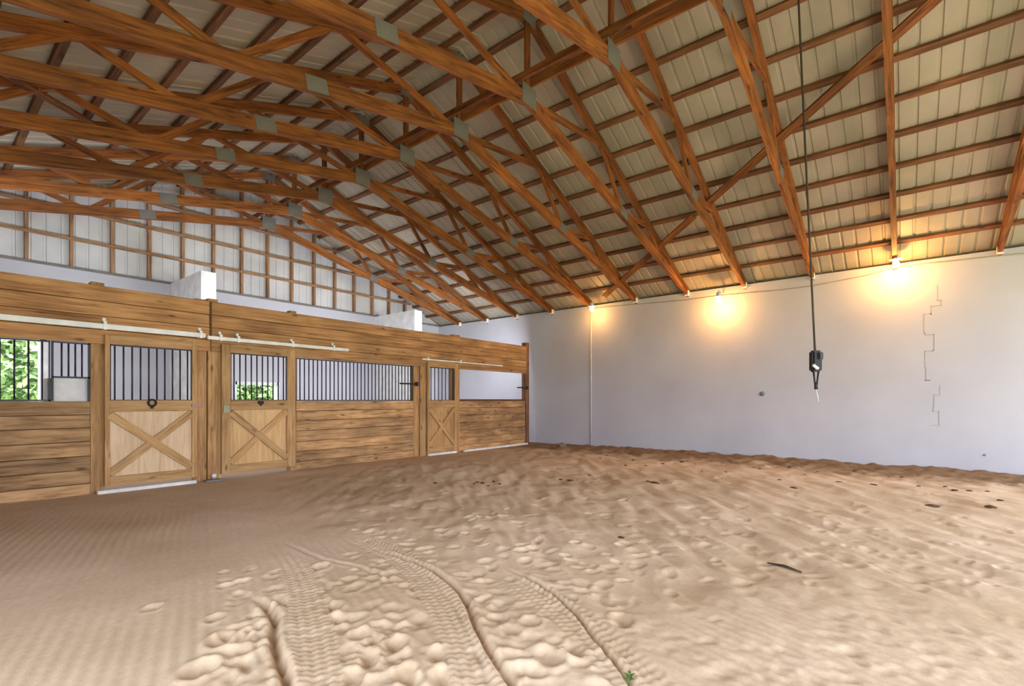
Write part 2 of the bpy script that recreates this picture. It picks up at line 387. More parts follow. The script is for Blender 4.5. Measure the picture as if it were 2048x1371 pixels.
# longitudinal runner on the scissor peaks, and the diagonal brace
for dx, lab in ((-.17, 'orange lumber runner lying along the truss peaks, left of the pair'), (.06, 'orange lumber runner lying along the truss peaks, right of the pair')):
    o = beam('ridge_runner', (AX+dx, -2.5, AZ+.235), (AX+dx, YF-.2, AZ+.235), .04, .10, W_TRUSS)
    tag(o, lab, 'runner', 'runners along the truss peaks')
def under(x, drop=.185): return roofz(x)-drop
for (xa, ya, xb, yb), lab in (((12.35, 6.59, 10.28, 3.42), 'diagonal lumber brace under the right roof slope, lower piece running down to the wall'),
                              ((10.18, 3.28, 6.99, -1.6), 'diagonal lumber brace under the right roof slope, upper piece with the orange face')):
    n = Vector((SR, 0, 1)).normalized()
    o = beam('diagonal_brace', (xa, ya, under(xa)), (xb, yb, under(xb)), .14, .038, W_TRUSS, None, up=n); tag(o, lab, 'brace')
n = Vector((-SL, 0, 1)).normalized()
o = beam('diagonal_brace', (.2, 7.6, under(.2)), (4.85, 13.8, under(4.85)), .10, .038, W_TRUSS, None, up=n)
tag(o, 'diagonal lumber brace under the left roof slope above the bottom chords', 'brace')

# ------------------------------------------------------------------ stall front
SY = 9.3; ST = 3.06; SILL = 1.36; GT = 2.2
X_ = lambda px: XP(px, SY)
def post(x0, x1, z1, y0, y1, lab, m=W_POST):
    o = box('stall_post', (x0, y0, -.1), (x1, y1, z1), m, None, .006, 'z'); tag(o, lab, 'post'); return o
xa1, xb1 = X_(180), X_(208)
post(xa1, xb1, ST+.05, SY-.03, SY+.12, 'tall square wooden post left of the sliding door with the white lower panel')
post(X_(388), X_(412), ST+.02, SY-.03, SY+.12, 'left post of the wide post pair between the two large cross braced doors')
post(X_(414), X_(434), ST+.05, SY-.045, SY+.12, 'right post of the wide post pair between the two large cross braced doors')
post(X_(579), X_(592), ST+.05, SY-.02, SY+.12, 'wooden post between the tan door and the long barred wall')
post(X_(826), X_(837), ST-.12, SY-.02, SY+.12, 'wooden post ending the long barred wall beside the narrow door')
post(X_(838), X_(854), GT+.15, SY-.05, SY+.06, 'pale wooden post on the hinge side of the narrow cross braced door', W_TRIM)
post(X_(905), X_(918), ST+.05, SY-.03, SY+.12, 'wooden post right of the narrow cross braced door')
post(12.2, 12.36, ST+.12, SY-.06, SY+.12, 'dark end post of the stall row standing next to the white wall', wood('end_post_lumber', (0.12,0.05,0.025,1), (0.25,0.12,0.06,1), (0.33,0.17,0.09,1)))
post(X_(434.6), X_(442), GT+.15, SY-.03, SY+.10, 'pale narrow post closing the gap between the wide post pair and the tan door', W_DOOR)
# header planks above the openings: two lengths, three boards each
xj = X_(418)
hl = empty('header_wall', (0, SY, GT), 'planked wooden header over the stalls, near length left of the vertical joint', 'header')
hr = empty('header_wall', (xj, SY, GT), 'planked wooden header over the stalls, long length right of the vertical joint', 'header')
def planks(par, x0, x1, zs, y0=SY-.02, y1=SY+.02, m=W_HEAD, nm='plank'):
    for a, b in zs:
        j = random.uniform(-.006, .006)
        box(nm, (x0, y0+j, a+.003), (x1, y1+j, b-.004), m, par, .006)
hz = [(GT, GT+.21), (GT+.21, GT+.41), (GT+.41, GT+.63), (GT+.63, ST)]
M_BACK = plain('dark_seam_backer', (0.07,0.035,0.018,1), .85)  # dark sheet added behind the planks so the seams leak no light
def backer(par, x0, x1, z0, z1, y): box('seam_backer', (x0+.005, y, z0+.004), (x1-.005, y+.012, z1-.006), M_BACK, par)
planks(hl, -1.4, xj-.01, hz, SY-.075, SY-.035); planks(hr, xj+.01, 12.2, hz, SY-.075, SY-.035)
box('joint_strap', (xj-.02, SY-.09, 2.42), (xj+.012, SY-.076, ST-.01), plain('rusty_strap', (0.12,0.06,0.03,1), .7, .3), hr)
backer(hl, -1.4, xj-.01, GT, ST, SY-.029); backer(hr, xj+.01, 12.2, GT, ST, SY-.029)
# lower plank walls with barred openings
def bars(par, x0, x1, n, z0, z1, y=SY, r=.0115):
    b0 = None
    for i in range(n):
        x = x0+(x1-x0)*i/(n-1)
        if b0 is None:
            bm = bmesh.new(); addtube(bm, [(0,0,z0), (0,0,z1)], r, 6)
            b0 = link('grill_bar', bm, M_BAR, par, Matrix.Translation((x, y, 0)), True); bx0 = x
        else:
            c = b0.copy(); COL.objects.link(c); c.location.x = b0.location.x+(x-bx0)
def gframe(par, x0, x1, z0, z1, y=SY):
    boxes('grill_frame', [((x0,y-.012,z0),(x1,y+.012,z0+.02)), ((x0,y-.012,z1-.02),(x1,y+.012,z1)), ((x0,y-.012,z0),(x0+.015,y+.012,z1)), ((x1-.015,y-.012,z0),(x1,y+.012,z1))], M_BAR, par, c=((x0+x1)/2, y, z0))
w1 = empty('stall_wall', (.2, SY, 0), 'plank stall wall at the left edge with black bars and a feed opening', 'stall wall')
low = [(0, .16), (.16, .36), (.36, .56), (.56, .77), (.77, .97), (.97, 1.16), (1.16, SILL)]
planks(w1, -1.4, xa1, low, SY-.02, SY+.03, W_STALL)
backer(w1, -1.4, xa1, 0, SILL, SY+.037)
planks(w1, -1.4, xa1, [(-.12, 0.02)], SY-.03, SY+.04, W_STALL, 'kickboard')
xq = X_(104)
bars(w1, -1.25, xq-.10, 19, SILL, GT); gframe(w1, -1.35, xq-.02, SILL, GT)
bars(w1, xq+.1, xa1-.09, 4, 1.70, GT)
boxes('feed_opening_frame', [((xq-.01,SY-.015,SILL),(xq+.015,SY+.015,GT)), ((xa1-.025,SY-.015,SILL),(xa1,SY+.015,GT)), ((xq,SY-.015,1.685),(xa1,SY+.015,1.71)), ((xq,SY-.015,GT-.02),(xa1,SY+.015,GT))], M_BAR, w1, c=(xq, SY, SILL))
w2 = empty('stall_wall', (X_(700), SY, 0), 'long plank stall wall in the middle with a row of many thin bars', 'stall wall')
planks(w2, X_(592), X_(826), low, SY-.02, SY+.03, W_STALL)
backer(w2, X_(592), X_(826), 0, SILL, SY+.037)
bars(w2, X_(592)+.08, X_(826)-.06, 31, SILL, GT); gframe(w2, X_(592), X_(826), SILL, GT)
w3 = empty('stall_wall', (X_(980), SY, 0), 'plank stall wall with an open gap above, next to the white wall', 'stall wall')
planks(w3, X_(918), 12.2, low, SY-.02, SY+.03, W_STALL)
backer(w3, X_(918), 12.2, 0, SILL-.01, SY+.037)
box('top_rail', (X_(918), SY-.03, SILL-.01), (12.2, SY+.04, SILL+.04), plain('dark_cap_wood', (0.12,0.05,0.025,1), .7), w3)
for a, b, z, lab, xx in ((X_(795), X_(828), ZP(X_(810), SY, 767), 'black iron swing arm latch sticking out across the barred wall', 0),
                     (X_(1030), 12.2, ZP(12.1, SY, 775), 'black iron swing arm latch on the dark end post', 0)):
    o = boxes('latch_arm', [((a, SY-.10, z-.018), (b+.03, SY-.075, z+.018)), ((b, SY-.105, z-.05), (b+.05, SY-.045, z+.05))], M_IRON, None, c=(a, SY-.08, z)); tag(o, lab, 'latch')
# sliding doors
def stall_door(x0, x1, y, nb, gl, gr, zt, lab, pan, zb=.10, feed=False):
    d = empty('stall_door', ((x0+x1)/2, y, zb), lab, 'stall door')
    t0, t1 = y-.045, y-.005
    for a, b in ((x0, gl), (gr, x1)): box('stile', (a, t0, zb), (b, t1, zt), W_TRIM, d, .004, 'z')
    box('top_rail', (gl, t0, GT), (gr, t1, zt), W_TRIM, d, .004)
    box('middle_rail', (gl, t0, 1.20), (gr, t1, SILL+.01), W_TRIM, d, .004)
    box('bottom_rail', (gl, t0, zb), (gr, t1, zb+.14), W_TRIM, d, .004)
    box('lower_panel', (gl-.02, y-.008, zb+.05), (gr+.02, y+.012, 1.25), pan, d, 0, 'z')
    za, zc = zb+.14, 1.20
    beam('cross_brace', (gl, y-.03, za+.04), (gr, y-.03, zc-.04), .024, .11, W_TRIM, d)
    beam('cross_brace', (gl, y-.034, zc-.04), (gr, y-.034, za+.04), .026, .11, W_TRIM, d)
    bars(d, gl+.06, gr-.06, nb, SILL, GT, y-.02); gframe(d, gl, gr, SILL, GT, y-.02)
    return d
d1 = stall_door(X_(205)+.0, X_(388), SY-.10, 10, X_(215), X_(378), GT+.14, 'sliding stall door with pale cross braced panel, left of the wide post pair', wood('pale_panel', (0.66,0.43,0.25,1), (0.80,0.57,0.36,1), (0.86,0.67,0.48,1), var=.1, knots=False))
d2 = stall_door(X_(437), X_(583), SY-.10, 10, X_(455), X_(567), GT+.14, 'sliding stall door with golden tan cross braced panel, right of the wide post pair', W_DOOR)
d3 = stall_door(X_(849), X_(910), SY-.08, 7, X_(853), X_(903), GT+.12, 'narrow cross braced stall door near the far end of the row', W_TRIM, zb=.06)
# ornaments
def ring(par, x, y, z, r=.05):
    bm = bmesh.new(); n, m = 20, 8; V = []
    for i in range(n):
        a = 2*math.pi*i/n; V.append([bm.verts.new(((r+.014*math.cos(2*math.pi*j/m))*math.cos(a), .014*math.sin(2*math.pi*j/m), (r+.014*math.cos(2*math.pi*j/m))*math.sin(a))) for j in range(m)])
    for i in range(n):
        for j in range(m): bm.faces.new((V[i][j], V[(i+1)%n][j], V[(i+1)%n][(j+1)%m], V[i][(j+1)%m]))
    o = link('pull_ring', bm, M_IRON, par, Matrix.Translation((x, y, z)), True)
    box('ring_plate', (x-.02, y+.0, z-.09), (x+.02, y+.02, z-.03), M_IRON, par)
ring(d1, X_(298), SY-.165, 1.33)
bm = bmesh.new(); hv = []
for i in range(24):
    t = 2*math.pi*i/24; hv.append((.055/16*16*math.sin(t)**3, (.055/16)*(13*math.cos(t)-5*math.cos(2*t)-2*math.cos(3*t)-math.cos(4*t))))
a = [bm.verts.new((x, -.01, z)) for x, z in hv]; b = [bm.verts.new((x, .01, z)) for x, z in hv]
bm.faces.new(a); bm.faces.new(b)
for i in range(24): bm.faces.new((a[i], a[(i+1)%24], b[(i+1)%24], b[i]))
link('heart_plate', bm, M_IRON, d2, Matrix.Translation((X_(514), SY-.155, 1.32)))
box('latch_plate', (X_(385)-.06, SY-.165, 1.26), (X_(385)+.10, SY-.145, 1.31), plain('pinkish_latch', (0.35,0.2,0.17,1), .5, .4), d1)
box('latch_plate', (X_(437)+.02, SY-.165, 1.16), (X_(437)+.12, SY-.145, 1.28), plain('dull_latch', (0.3,0.3,0.2,1), .5, .4), d2)
# tracks
def track(x0, x1, z, h, lab, brk, y=SY-.13):
    t = empty('door_track', ((x0+x1)/2, y, z), lab, 'door track')
    bm = bmesh.new(); addbox(bm, (x0, -.028, -h/2), (x1, .028, h/2)); bmesh.ops.bevel(bm, geom=bm.edges[:], offset=.012, segments=2, affect='EDGES')
    link('rail', bm, M_STEEL, t, Matrix.Translation((0, y, z)))
    for x in brk:
        boxes('bracket', [((x-.02, y-.035, z-h/2-.01), (x+.02, y+.06, z+h/2+.04)), ((x-.02, y+.03, z+h/2), (x+.02, y+.06, z+h/2+.09))], M_STEEL, t, c=(x, y, z))
    return t
track(-1.4, X_(405), 2.455, .075, 'bright white sliding door rail over the left stall door', [0.4, X_(205), X_(395)])
track(X_(408), X_(690), 2.43, .06, 'greyer sliding door rail over the golden tan door', [X_(435), X_(470), X_(578), X_(660)])
track(X_(838), X_(1000), 2.38, .035, 'thin faded rail over the narrow cross braced door', [X_(850), X_(915)], SY-.10)
# sills under doors and far wall
for a, b, lab in ((X_(190), X_(386), 'white threshold strip under the pale panelled door'), (X_(849), X_(905), 'white threshold strip under the narrow door'), (X_(920), 12.15, 'white threshold strip under the plank wall by the white wall')):
    o = box('threshold', (a, SY-.17, -.02), (b, SY-.10, .05), M_WHITE, None, .004); tag(o, lab, 'threshold')
r = empty('door_guide', (X_(418), SY-.16, 0), 'small floor guide with a white roller at the foot of the wide post pair', 'roller guide')
box('base', (X_(418)-.12, SY-.22, .0), (X_(418)+.14, SY-.10, .03), M_PLATE, r, .004)
box('arm', (X_(418)-.02, SY-.19, .03), (X_(418)+.02, SY-.15, .12), M_PLATE, r, .004)
tube('roller', [(X_(418)+.0, SY-.24, .10), (X_(418), SY-.19, .10)], .035, M_WHITE, r, 14)
# unseen fill tubes added behind the header to brighten the stalls
M_FILL_TUBE, N, L, B = newmat('fill_tube'); B.inputs['Emission Color'].default_value = (.9, .95, 1, 1); B.inputs['Emission Strength'].default_value = 4
for xm, lab in ((1.6, 'added unseen fill tube behind the header over the left stall'), (5.2, 'added unseen fill tube behind the header over the middle stall'), (8.4, 'tube lamp on the back of the header over the long barred stall'), (11.2, 'added unseen fill tube behind the header over the last stall')):
    e = empty('stall_fill', (xm, SY+.16, 2.85), lab, 'lamp')
    box('housing', (xm-.65, SY+.125, 2.82), (xm+.65, SY+.165, 2.90), M_WHITE, e, .004)
    for q in (-.2, .5): box('bracket', (xm+q-.02, SY-.036, 2.84), (xm+q+.02, SY+.127, 2.88), M_WHITE, e)
    tube('fill_tube', [(xm-.6, SY+.19, 2.86), (xm+.6, SY+.19, 2.86)], .016, M_FILL_TUBE, e)
    ad = bpy.data.lights.new('stall_fill_light', 'AREA'); ad.shape = 'RECTANGLE'; ad.size = 1.2; ad.size_y = .06; ad.energy = STALL_FILL_W; ad.color = (.86, .92, 1)
    ao = bpy.data.objects.new('stall_fill_light', ad); COL.objects.link(ao); ao.parent = e; ao.location = (0, .06, .0); ao.rotation_euler = (math.radians(84), 0, 0)
# white feed box behind the feed opening
o = boxes('feed_box', [((xq-.035, SY+.0495, .9), (xa1-.01, SY+.065, 1.68)), ((xq-.035, SY+.0495, .9), (xq-.01, SY+.38, 1.68)), ((xa1-.04, SY+.05, .9), (xa1-.01, SY+.38, 1.68)), ((xq-.01, SY+.05, .9), (xa1-.04, SY+.38, .93)), ((xq-.035, SY+.38, .9), (xa1-.01, SY+.40, 1.68))], M_WHITE, None, c=(xq, SY+.2, .9)); tag(o, 'white feed box hung behind the opening under the short bars of the left stall', 'feed box')

# ------------------------------------------------------------------ things on the right wall
M_BULB, N, L, B = newmat('glowing_bulb'); B.inputs['Emission Color'].default_value = (1.0, 0.72, 0.22, 1); B.inputs['Emission Strength'].default_value = 14; B.inputs['Base Color'].default_value = (1, .8, .4, 1)
def lathe(name, prof, mat, par, loc, n=20):
    bm = bmesh.new(); R = [[bm.verts.new((r*math.cos(2*math.pi*k/n), r*math.sin(2*math.pi*k/n), z)) for k in range(n)] for r, z in prof]
    for i in range(len(R)-1):
        for k in range(n): bm.faces.new((R[i][k], R[i][(k+1)%n], R[i+1][(k+1)%n], R[i+1][k]))
    bm.faces.new(R[0]); bm.faces.new(R[-1])
    return link(name, bm, mat, par, Matrix.Translation(loc), True)
def lamp(px, py, lab, power, x=XR-.42):
    y = YP(px, x); z = ZP(x, y, py)
    e = empty('bulb_lamp', (x, y, z), lab, 'lamp', 'bare bulb lamps along the wall top')
    lathe('socket', [(.02, .16), (.05, .15), (.055, .06), (.03, .05)], M_WHITE, e, (x, y, z))
    lathe('collar', [(.056, .075), (.11, .06), (.115, .05), (.056, .06)], M_WHITE, e, (x, y, z))
    lathe('bulb', [(.02, .05), (.03, .03), (.055, -.01), (.062, -.04), (.05, -.08), (.02, -.10), (.004, -.103)], M_BULB, e, (x, y, z))
    tube('arm', [(x, y, z+.15), (x+.02, y, z+.2), (XR-.0, y, z+.2)], .012, M_CONDUIT, e)
    ld = bpy.data.lights.new('bulb_light', 'POINT'); ld.energy = power; ld.color = (1, .47, .12); ld.shadow_soft_size = .07
    lo = bpy.data.objects.new('bulb_light', ld); COL.objects.link(lo); lo.parent = e; lo.location = (-.02, 0, -.16)
lamp(1184, 616, 'glowing bare bulb lamp above the vertical conduit, leftmost of three', 13)
lamp(1437, 597, 'glowing bare bulb lamp in the middle of the wall top', 34)
lamp(1792, 524, 'glowing bare bulb lamp with round collar, rightmost of three', 40)
yc = YP(1182, XR-.02)
o = tube('conduit', [(XR-.02, yc, -.05), (XR-.02, yc, 4.12)], .022, M_CONDUIT); tag(o, 'thin vertical conduit pipe running down the white wall', 'conduit')
pts = []
for px, py in ((1186,616),(1240,611),(1300,606),(1370,600),(1430,592),(1500,585),(1560,580),(1620,572),(1680,561),(1740,549),(1790,535),(1850,527),(1920,520),(1980,513),(2060,506)):
    y = YP(px, XR-.015); pts.append((XR-.015, y, min(ZP(XR-.015, y, py), 4.16)))
o = tube('lamp_cord', pts, .011, M_CORD, None, 6); tag(o, 'grey cord strung between the bulb lamps along the wall top', 'cord')
# stair-step crack in the block wall
wr = bpy.data.objects['wall_right']
ck = [(1875,570),(1882,600),(1862,612),(1862,628),(1848,628),(1850,665),(1868,668),(1866,700),(1850,702),(1852,735),(1860,760),(1848,760)]
cp = [(YP(px, XR), ZP(XR, YP(px, XR), py)) for px, py in ck]
L_ = [((XR-.004, min(a[0], b[0])-.006, min(a[1], b[1])-.005), (XR+.01, max(a[0], b[0])+.006, max(a[1], b[1])+.005)) for a, b in [(cp[i], (cp[i][0], cp[i+1][1])) for i in range(len(cp)-1)]+[((cp[i][0], cp[i+1][1]), cp[i+1]) for i in range(len(cp)-1)]]
ck2 = [(1880,770),(1868,790),(1866,815),(1878,822),(1862,850)]
cp = [(YP(px, XR), ZP(XR, YP(px, XR), py)) for px, py in ck2]
L_ += [((XR-.004, min(a[0], b[0])-.005, min(a[1], b[1])-.004), (XR+.01, max(a[0], b[0])+.005, max(a[1], b[1])+.004)) for a, b in [(cp[i], (cp[i][0], cp[i+1][1])) for i in range(len(cp)-1)]+[((cp[i][0], cp[i+1][1]), cp[i+1]) for i in range(len(cp)-1)]]
boxes('crack', L_, M_CRACK, wr)
y = YP(1525, XR); z = ZP(XR, y, 787)
o = lathe('wall_box', [(.05, 0), (.055, .03), (.03, .05)], plain('wall_box_grey', (0.2,0.2,0.24,1), .6), None, (0,0,0))
o.matrix_basis = Matrix.Translation((XR, y, z)) @ Matrix.Rotation(-math.pi/2, 4, 'Y'); tag(o, 'small round dark fitting on the white wall left of the hanging cord', 'fitting')
y = YP(1970, XR); z = ZP(XR, y, 909)
o = lathe('wall_plug', [(.02, 0), (.022, .015), (.01, .02)], plain('plug_grey', (0.3,0.3,0.36,1), .6), None, (0,0,0))
o.matrix_basis = Matrix.Translation((XR, y, z)) @ Matrix.Rotation(-math.pi/2, 4, 'Y'); tag(o, 'tiny dark plug low on the white wall at the right', 'plug')

# hanging cord with hook assembly
dh = 5.5
def HP(px, py, d=dh):
    r = (px-1024)/F*d; return Vector((RT[0]*r+FW[0]*d, RT[1]*r+FW[1]*d, EYE+(HOR-py)/F*d))
top = HP(1588, -215); top.z = roofz(top.x)-.0
e = empty('hanging_hoist', tuple(HP(1631, 705)), 'long dark cord hanging from the roof with a black hook block at its end', 'hoist')
tube('cord', [top, HP(1597, 0), HP(1607, 220), HP(1617, 430), HP(1625, 600), HP(1630, 704)], .011, M_DARKCORD, e)
c = HP(1631, 722)
bm = bmesh.new(); addbox(bm, (-.055, -.045, -.12), (.055, .045, .12)); bmesh.ops.bevel(bm, geom=bm.edges[:], offset=.018, segments=2, affect='EDGES')
blk = link('hook_block', bm, M_IRON, e, Matrix.Translation(c) @ Matrix.Rotation(-.9, 4, 'Z'))
c2 = HP(1634, 712); bm = bmesh.new(); addbox(bm, (-.035, -.06, -.045), (.035, .06, .045)); bmesh.ops.bevel(bm, geom=bm.edges[:], offset=.012, segments=2, affect='EDGES')
link('pulley_cheek', bm, M_IRON, e, Matrix.Translation(c2) @ Matrix.Rotation(-.6, 4, 'Z'))
tube('white_label', [HP(1626, 729, dh-.09), HP(1636, 737, dh-.09)], .017, M_WHITE, e, 8)
tube('strap', [HP(1627, 742), HP(1629, 758), HP(1631, 775)], .010, M_IRON, e)
tube('strap', [HP(1637, 742), HP(1635, 758), HP(1633, 775)], .010, M_IRON, e)
tube('snap_hook', [HP(1632, 764), HP(1632, 778)], .018, M_IRON, e)
tube('tail_cord', [HP(1632, 778), HP(1635, 792), HP(1637, 803)], .006, M_CONDUIT, e)

# ------------------------------------------------------------------ sand floor
def axis(a, b, f0, f1, fine, coarse):
    t = a; out = [a]
    while t < b:
        if f0 <= t <= f1: s = fine
        else:
            dd = f0-t if t < f0 else t-f1; s = min(coarse, fine+dd*.012)
        t += s; out.append(min(t, b))
    return np.array(out)
gx = axis(XL, XR, 0.3, 4.8, .0145, .06); gy = axis(YN-.6, YF, -1.6, 4.2, .0145, .08)
GX, GY = np.meshgrid(gx, gy, indexing='ij')
def vnoise(x, y, s, seed):
    r = np.random.RandomState(seed); n = 128; g = r.rand(n, n)
    u = x/s; v = y/s; i = np.floor(u).astype(int); j = np.floor(v).astype(int); fu = u-i; fv = v-j
    fu = fu*fu*(3-2*fu); fv = fv*fv*(3-2*fv)
    a = g[i%n, j%n]; b = g[(i+1)%n, j%n]; c = g[i%n, (j+1)%n]; d = g[(i+1)%n, (j+1)%n]
    return (a*(1-fu)+b*fu)*(1-fv)+(c*(1-fu)+d*fu)*fv-.5
def smooth(a, b, x):
    t = np.clip((x-a)/(b-a), 0, 1); return t*t*(3-2*t)
H = .05*vnoise(GX+9, GY+9, 2.3, 1)+.022*vnoise(GX+9, GY+9, .8, 2)
# where the ground is trodden rather than raked (to the right of the smooth left part)
s_l = GX*.7793*0+0
DX = RT[0]*GX+RT[1]*GY; DD = np.maximum(FW[0]*GX+FW[1]*GY, .2); U = DX/DD
side = GX-1.0-.35*GY                     # grows towards the trodden part
trod = smooth(-.4, .9, side+vnoise(GX, GY, .7, 5)*.8)*(1-.8*smooth(7.2, 9, GY))
calm = 1-.75*smooth(.28, .42, U)*(1-smooth(2.9, 3.6, DD))
trod = trod*calm
H += trod*(.016*vnoise(GX, GY, .36, 3)+.008*vnoise(GX, GY, .17, 4)+.003*vnoise(GX, GY, .08, 8))
# wind-row ripples on the right half
rr = vnoise((GX*.75+GY*.66)*.35, (-GX*.66+GY*.75)*1.3, .22, 6)
H += trod*smooth(2.0, 4.5, GX)*.045*rr
rr2 = vnoise((GX*.62+GY*.78)*.42+7, (-GX*.78+GY*.62)*1.5, .12, 16)
H += trod*smooth(1.5, 3.5, GX)*.022*rr2
H += trod*smooth(3.0, 5.0, DD)*.014*vnoise(GX, GY, .22, 31)
# fine harrow lines on the left
ph = (GX*.948-GY*.318)*2*math.pi/.075
H += (1-trod)*.0026*(1-.7*smooth(4.5, 6.5, DD))*np.sin(ph+vnoise(GX, GY, .6, 9)*3)
# hoofprints
rs = np.random.RandomState(12)
def dent(cx, cy, ra, rb, ang, dep, rim=.35):
    ix = np.where(abs(gx-cx) < 2.6*max(ra, rb))[0]; iy = np.where(abs(gy-cy) < 2.6*max(ra, rb))[0]
    if len(ix) == 0 or len(iy) == 0: return
    sl = np.ix_(ix, iy); x = GX[sl]-cx; y = GY[sl]-cy
    a = (x*math.cos(ang)+y*math.sin(ang))/ra; b = (-x*math.sin(ang)+y*math.cos(ang))/rb
    q = np.sqrt(a*a+b*b); H[sl] += -dep*np.exp(-(q**2.6)*1.1)+dep*rim*np.exp(-((q-1.35)/.33)**2)
for i in range(1300):
    px = rs.uniform(430, 2040); py = 915+(1371-915)*rs.rand()**1.25
    if px < 700 and py < 1130: continue
    x, y = GP(px, py)
    if x > 12.4 or y > 8.7 or y < -4: continue
    dent(x, y, rs.uniform(.035, .095), rs.uniform(.03, .065), rs.uniform(0, 3.1), rs.uniform(.005, .022)*(1 if px < 1250 else .3 if py > 1180 else .6), .25)
for px, py, r_, dp in ((450,1270,.09,.06),(400,1330,.09,.05),(430,1230,.06,.03),(490,1255,.05,.04),(480,1268,.07,.05),(305,1212,.06,.025),(790,1280,.08,.05),(880,1300,.08,.05),(810,1335,.07,.05),(880,1345,.07,.04),
                      (720,1260,.07,.045),(660,1210,.08,.045),(640,1130,.08,.035),(700,1345,.08,.05),(1020,1340,.08,.04),(1100,1310,.09,.04),(1060,1240,.07,.03),(1150,1290,.08,.04)):
    x, y = GP(px, py); dent(x, y, r_, r_*.75, .6, dp*.7, .4)
# wheel ruts and treads
def curve_pts(ps, n=60):
    P = np.array([GP(*p) for p in ps]); t = np.linspace(0, len(P)-1, n); out = []
    for q in t:
        i = min(int(q), len(P)-2); f = q-i
        p0 = P[max(i-1, 0)]; p1 = P[i]; p2 = P[i+1]; p3 = P[min(i+2, len(P)-1)]
        out.append(.5*((2*p1)+(-p0+p2)*f+(2*p0-5*p1+4*p2-p3)*f*f+(-p0+3*p1-3*p2+p3)*f**3))
    return np.array(out)
def near(ps):
    C = curve_pts(ps); best = np.full(GX.shape, 1e9); sgn = np.zeros(GX.shape); al = np.zeros(GX.shape); acc = 0
    m = (GX > C[:,0].min()-.8) & (GX < C[:,0].max()+.8) & (GY > C[:,1].min()-.8) & (GY < C[:,1].max()+.8)
    x = GX[m]; y = GY[m]; bb = np.full(x.shape, 1e9); ss = np.zeros(x.shape); aa = np.zeros(x.shape)
    for i in range(len(C)-1):
        d = C[i+1]-C[i]; L = math.hypot(*d); 
        if L < 1e-6: continue
        d = d/L; ux = x-C[i][0]; uy = y-C[i][1]; t = np.clip(ux*d[0]+uy*d[1], 0, L)
        ex = ux-t*d[0]; ey = uy-t*d[1]; q = np.hypot(ex, ey); k = q < bb
        bb[k] = q[k]; ss[k] = (d[0]*ey-d[1]*ex)[k]; aa[k] = (acc+t)[k]; acc += L
    best[m] = bb; sgn[m] = ss; al[m] = aa
    return best, sgn, al, acc
def rut(ps, w, dep, ridge):
    b, s, a, L = near(ps); fade = smooth(0, .4, a)
    H[:] += fade*(-dep*np.exp(-(b/w)**2)+ridge*np.exp(-((b-w*2.0)/(w*1.1))**2))
def tread(ps, w, dep, pitch):
    b, s, a, L = near(ps); m = (1-smooth(w*.85, w, b))*smooth(0, .5, a)*smooth(0, .2, L-a)
    flat = .012*vnoise(GX+9, GY+9, .8, 2)
    H[:] = H*(1-.75*m)+m*(flat*.3-dep+.0035*np.sin(a*2*math.pi/pitch+np.abs(s)*30)+.004*np.sin(s*2*math.pi/.06))
tread([(690,1060),(800,1110),(880,1190),(930,1280),(960,1371),(975,1450)], .15, .012, .06)
tread([(560,1090),(600,1150),(620,1230),(630,1310),(640,1420)], .14, .012, .055)
tread([(1000,1140),(1130,1220),(1220,1300),(1290,1371),(1330,1440)], .16, .01, .06)
rut([(740,1092),(850,1130),(920,1180),(955,1250),(990,1310),(1030,1371),(1060,1440)], .022, .042, .014)
rut([(1000,1125),(1080,1165),(1140,1210),(1190,1270),(1240,1330),(1290,1400)], .018, .035, .012)
rut([(490,1185),(525,1200),(548,1225),(550,1280),(572,1340),(580,1420)], .026, .062, .016)
rut([(560,1075),(640,1112),(720,1130),(800,1160)], .02, .014, .006)
# sand banked against the right wall
H += .03*smooth(11.2, 12.9, GX)*(1-smooth(6.5, 9.2, GY))*(1+.5*vnoise(GX, GY, .5, 22))
H += (.05*vnoise(GX, GY, .25, 21)+.05*vnoise(GX, GY, .13, 25))*smooth(9.5, 11.8, GX)*(1-smooth(8.0, 9.2, GY))
H *= 1-.9*smooth(8.6, 9.1, GY)
nx, ny = len(gx), len(gy)
co = np.stack([GX, GY, H], -1).reshape(-1, 3).astype(np.float32)
I = np.arange(nx*ny).reshape(nx, ny)
fc = np.stack([I[:-1,:-1], I[1:,:-1], I[1:,1:], I[:-1,1:]], -1).reshape(-1, 4).astype(np.int32)
me = bpy.data.meshes.new('floor'); me.vertices.add(len(co)); me.vertices.foreach_set('co', co.ravel())
me.loops.add(fc.size); me.loops.foreach_set('vertex_index', fc.ravel()); me.polygons.add(len(fc))
me.polygons.foreach_set('loop_start', np.arange(0, fc.size, 4, dtype=np.int32)); me.polygons.foreach_set('loop_total', np.full(len(fc), 4, np.int32))
me.update(calc_edges=True); me.polygons.foreach_set('use_smooth', np.ones(len(fc), bool)); me.materials.append(M_SAND)
fl = bpy.data.objects.new('floor', me); COL.objects.link(fl); struct(fl)
def fz(x, y):
    i = min(np.searchsorted(gx, x), nx-1); j = min(np.searchsorted(gy, y), ny-1); return float(H[i, j])

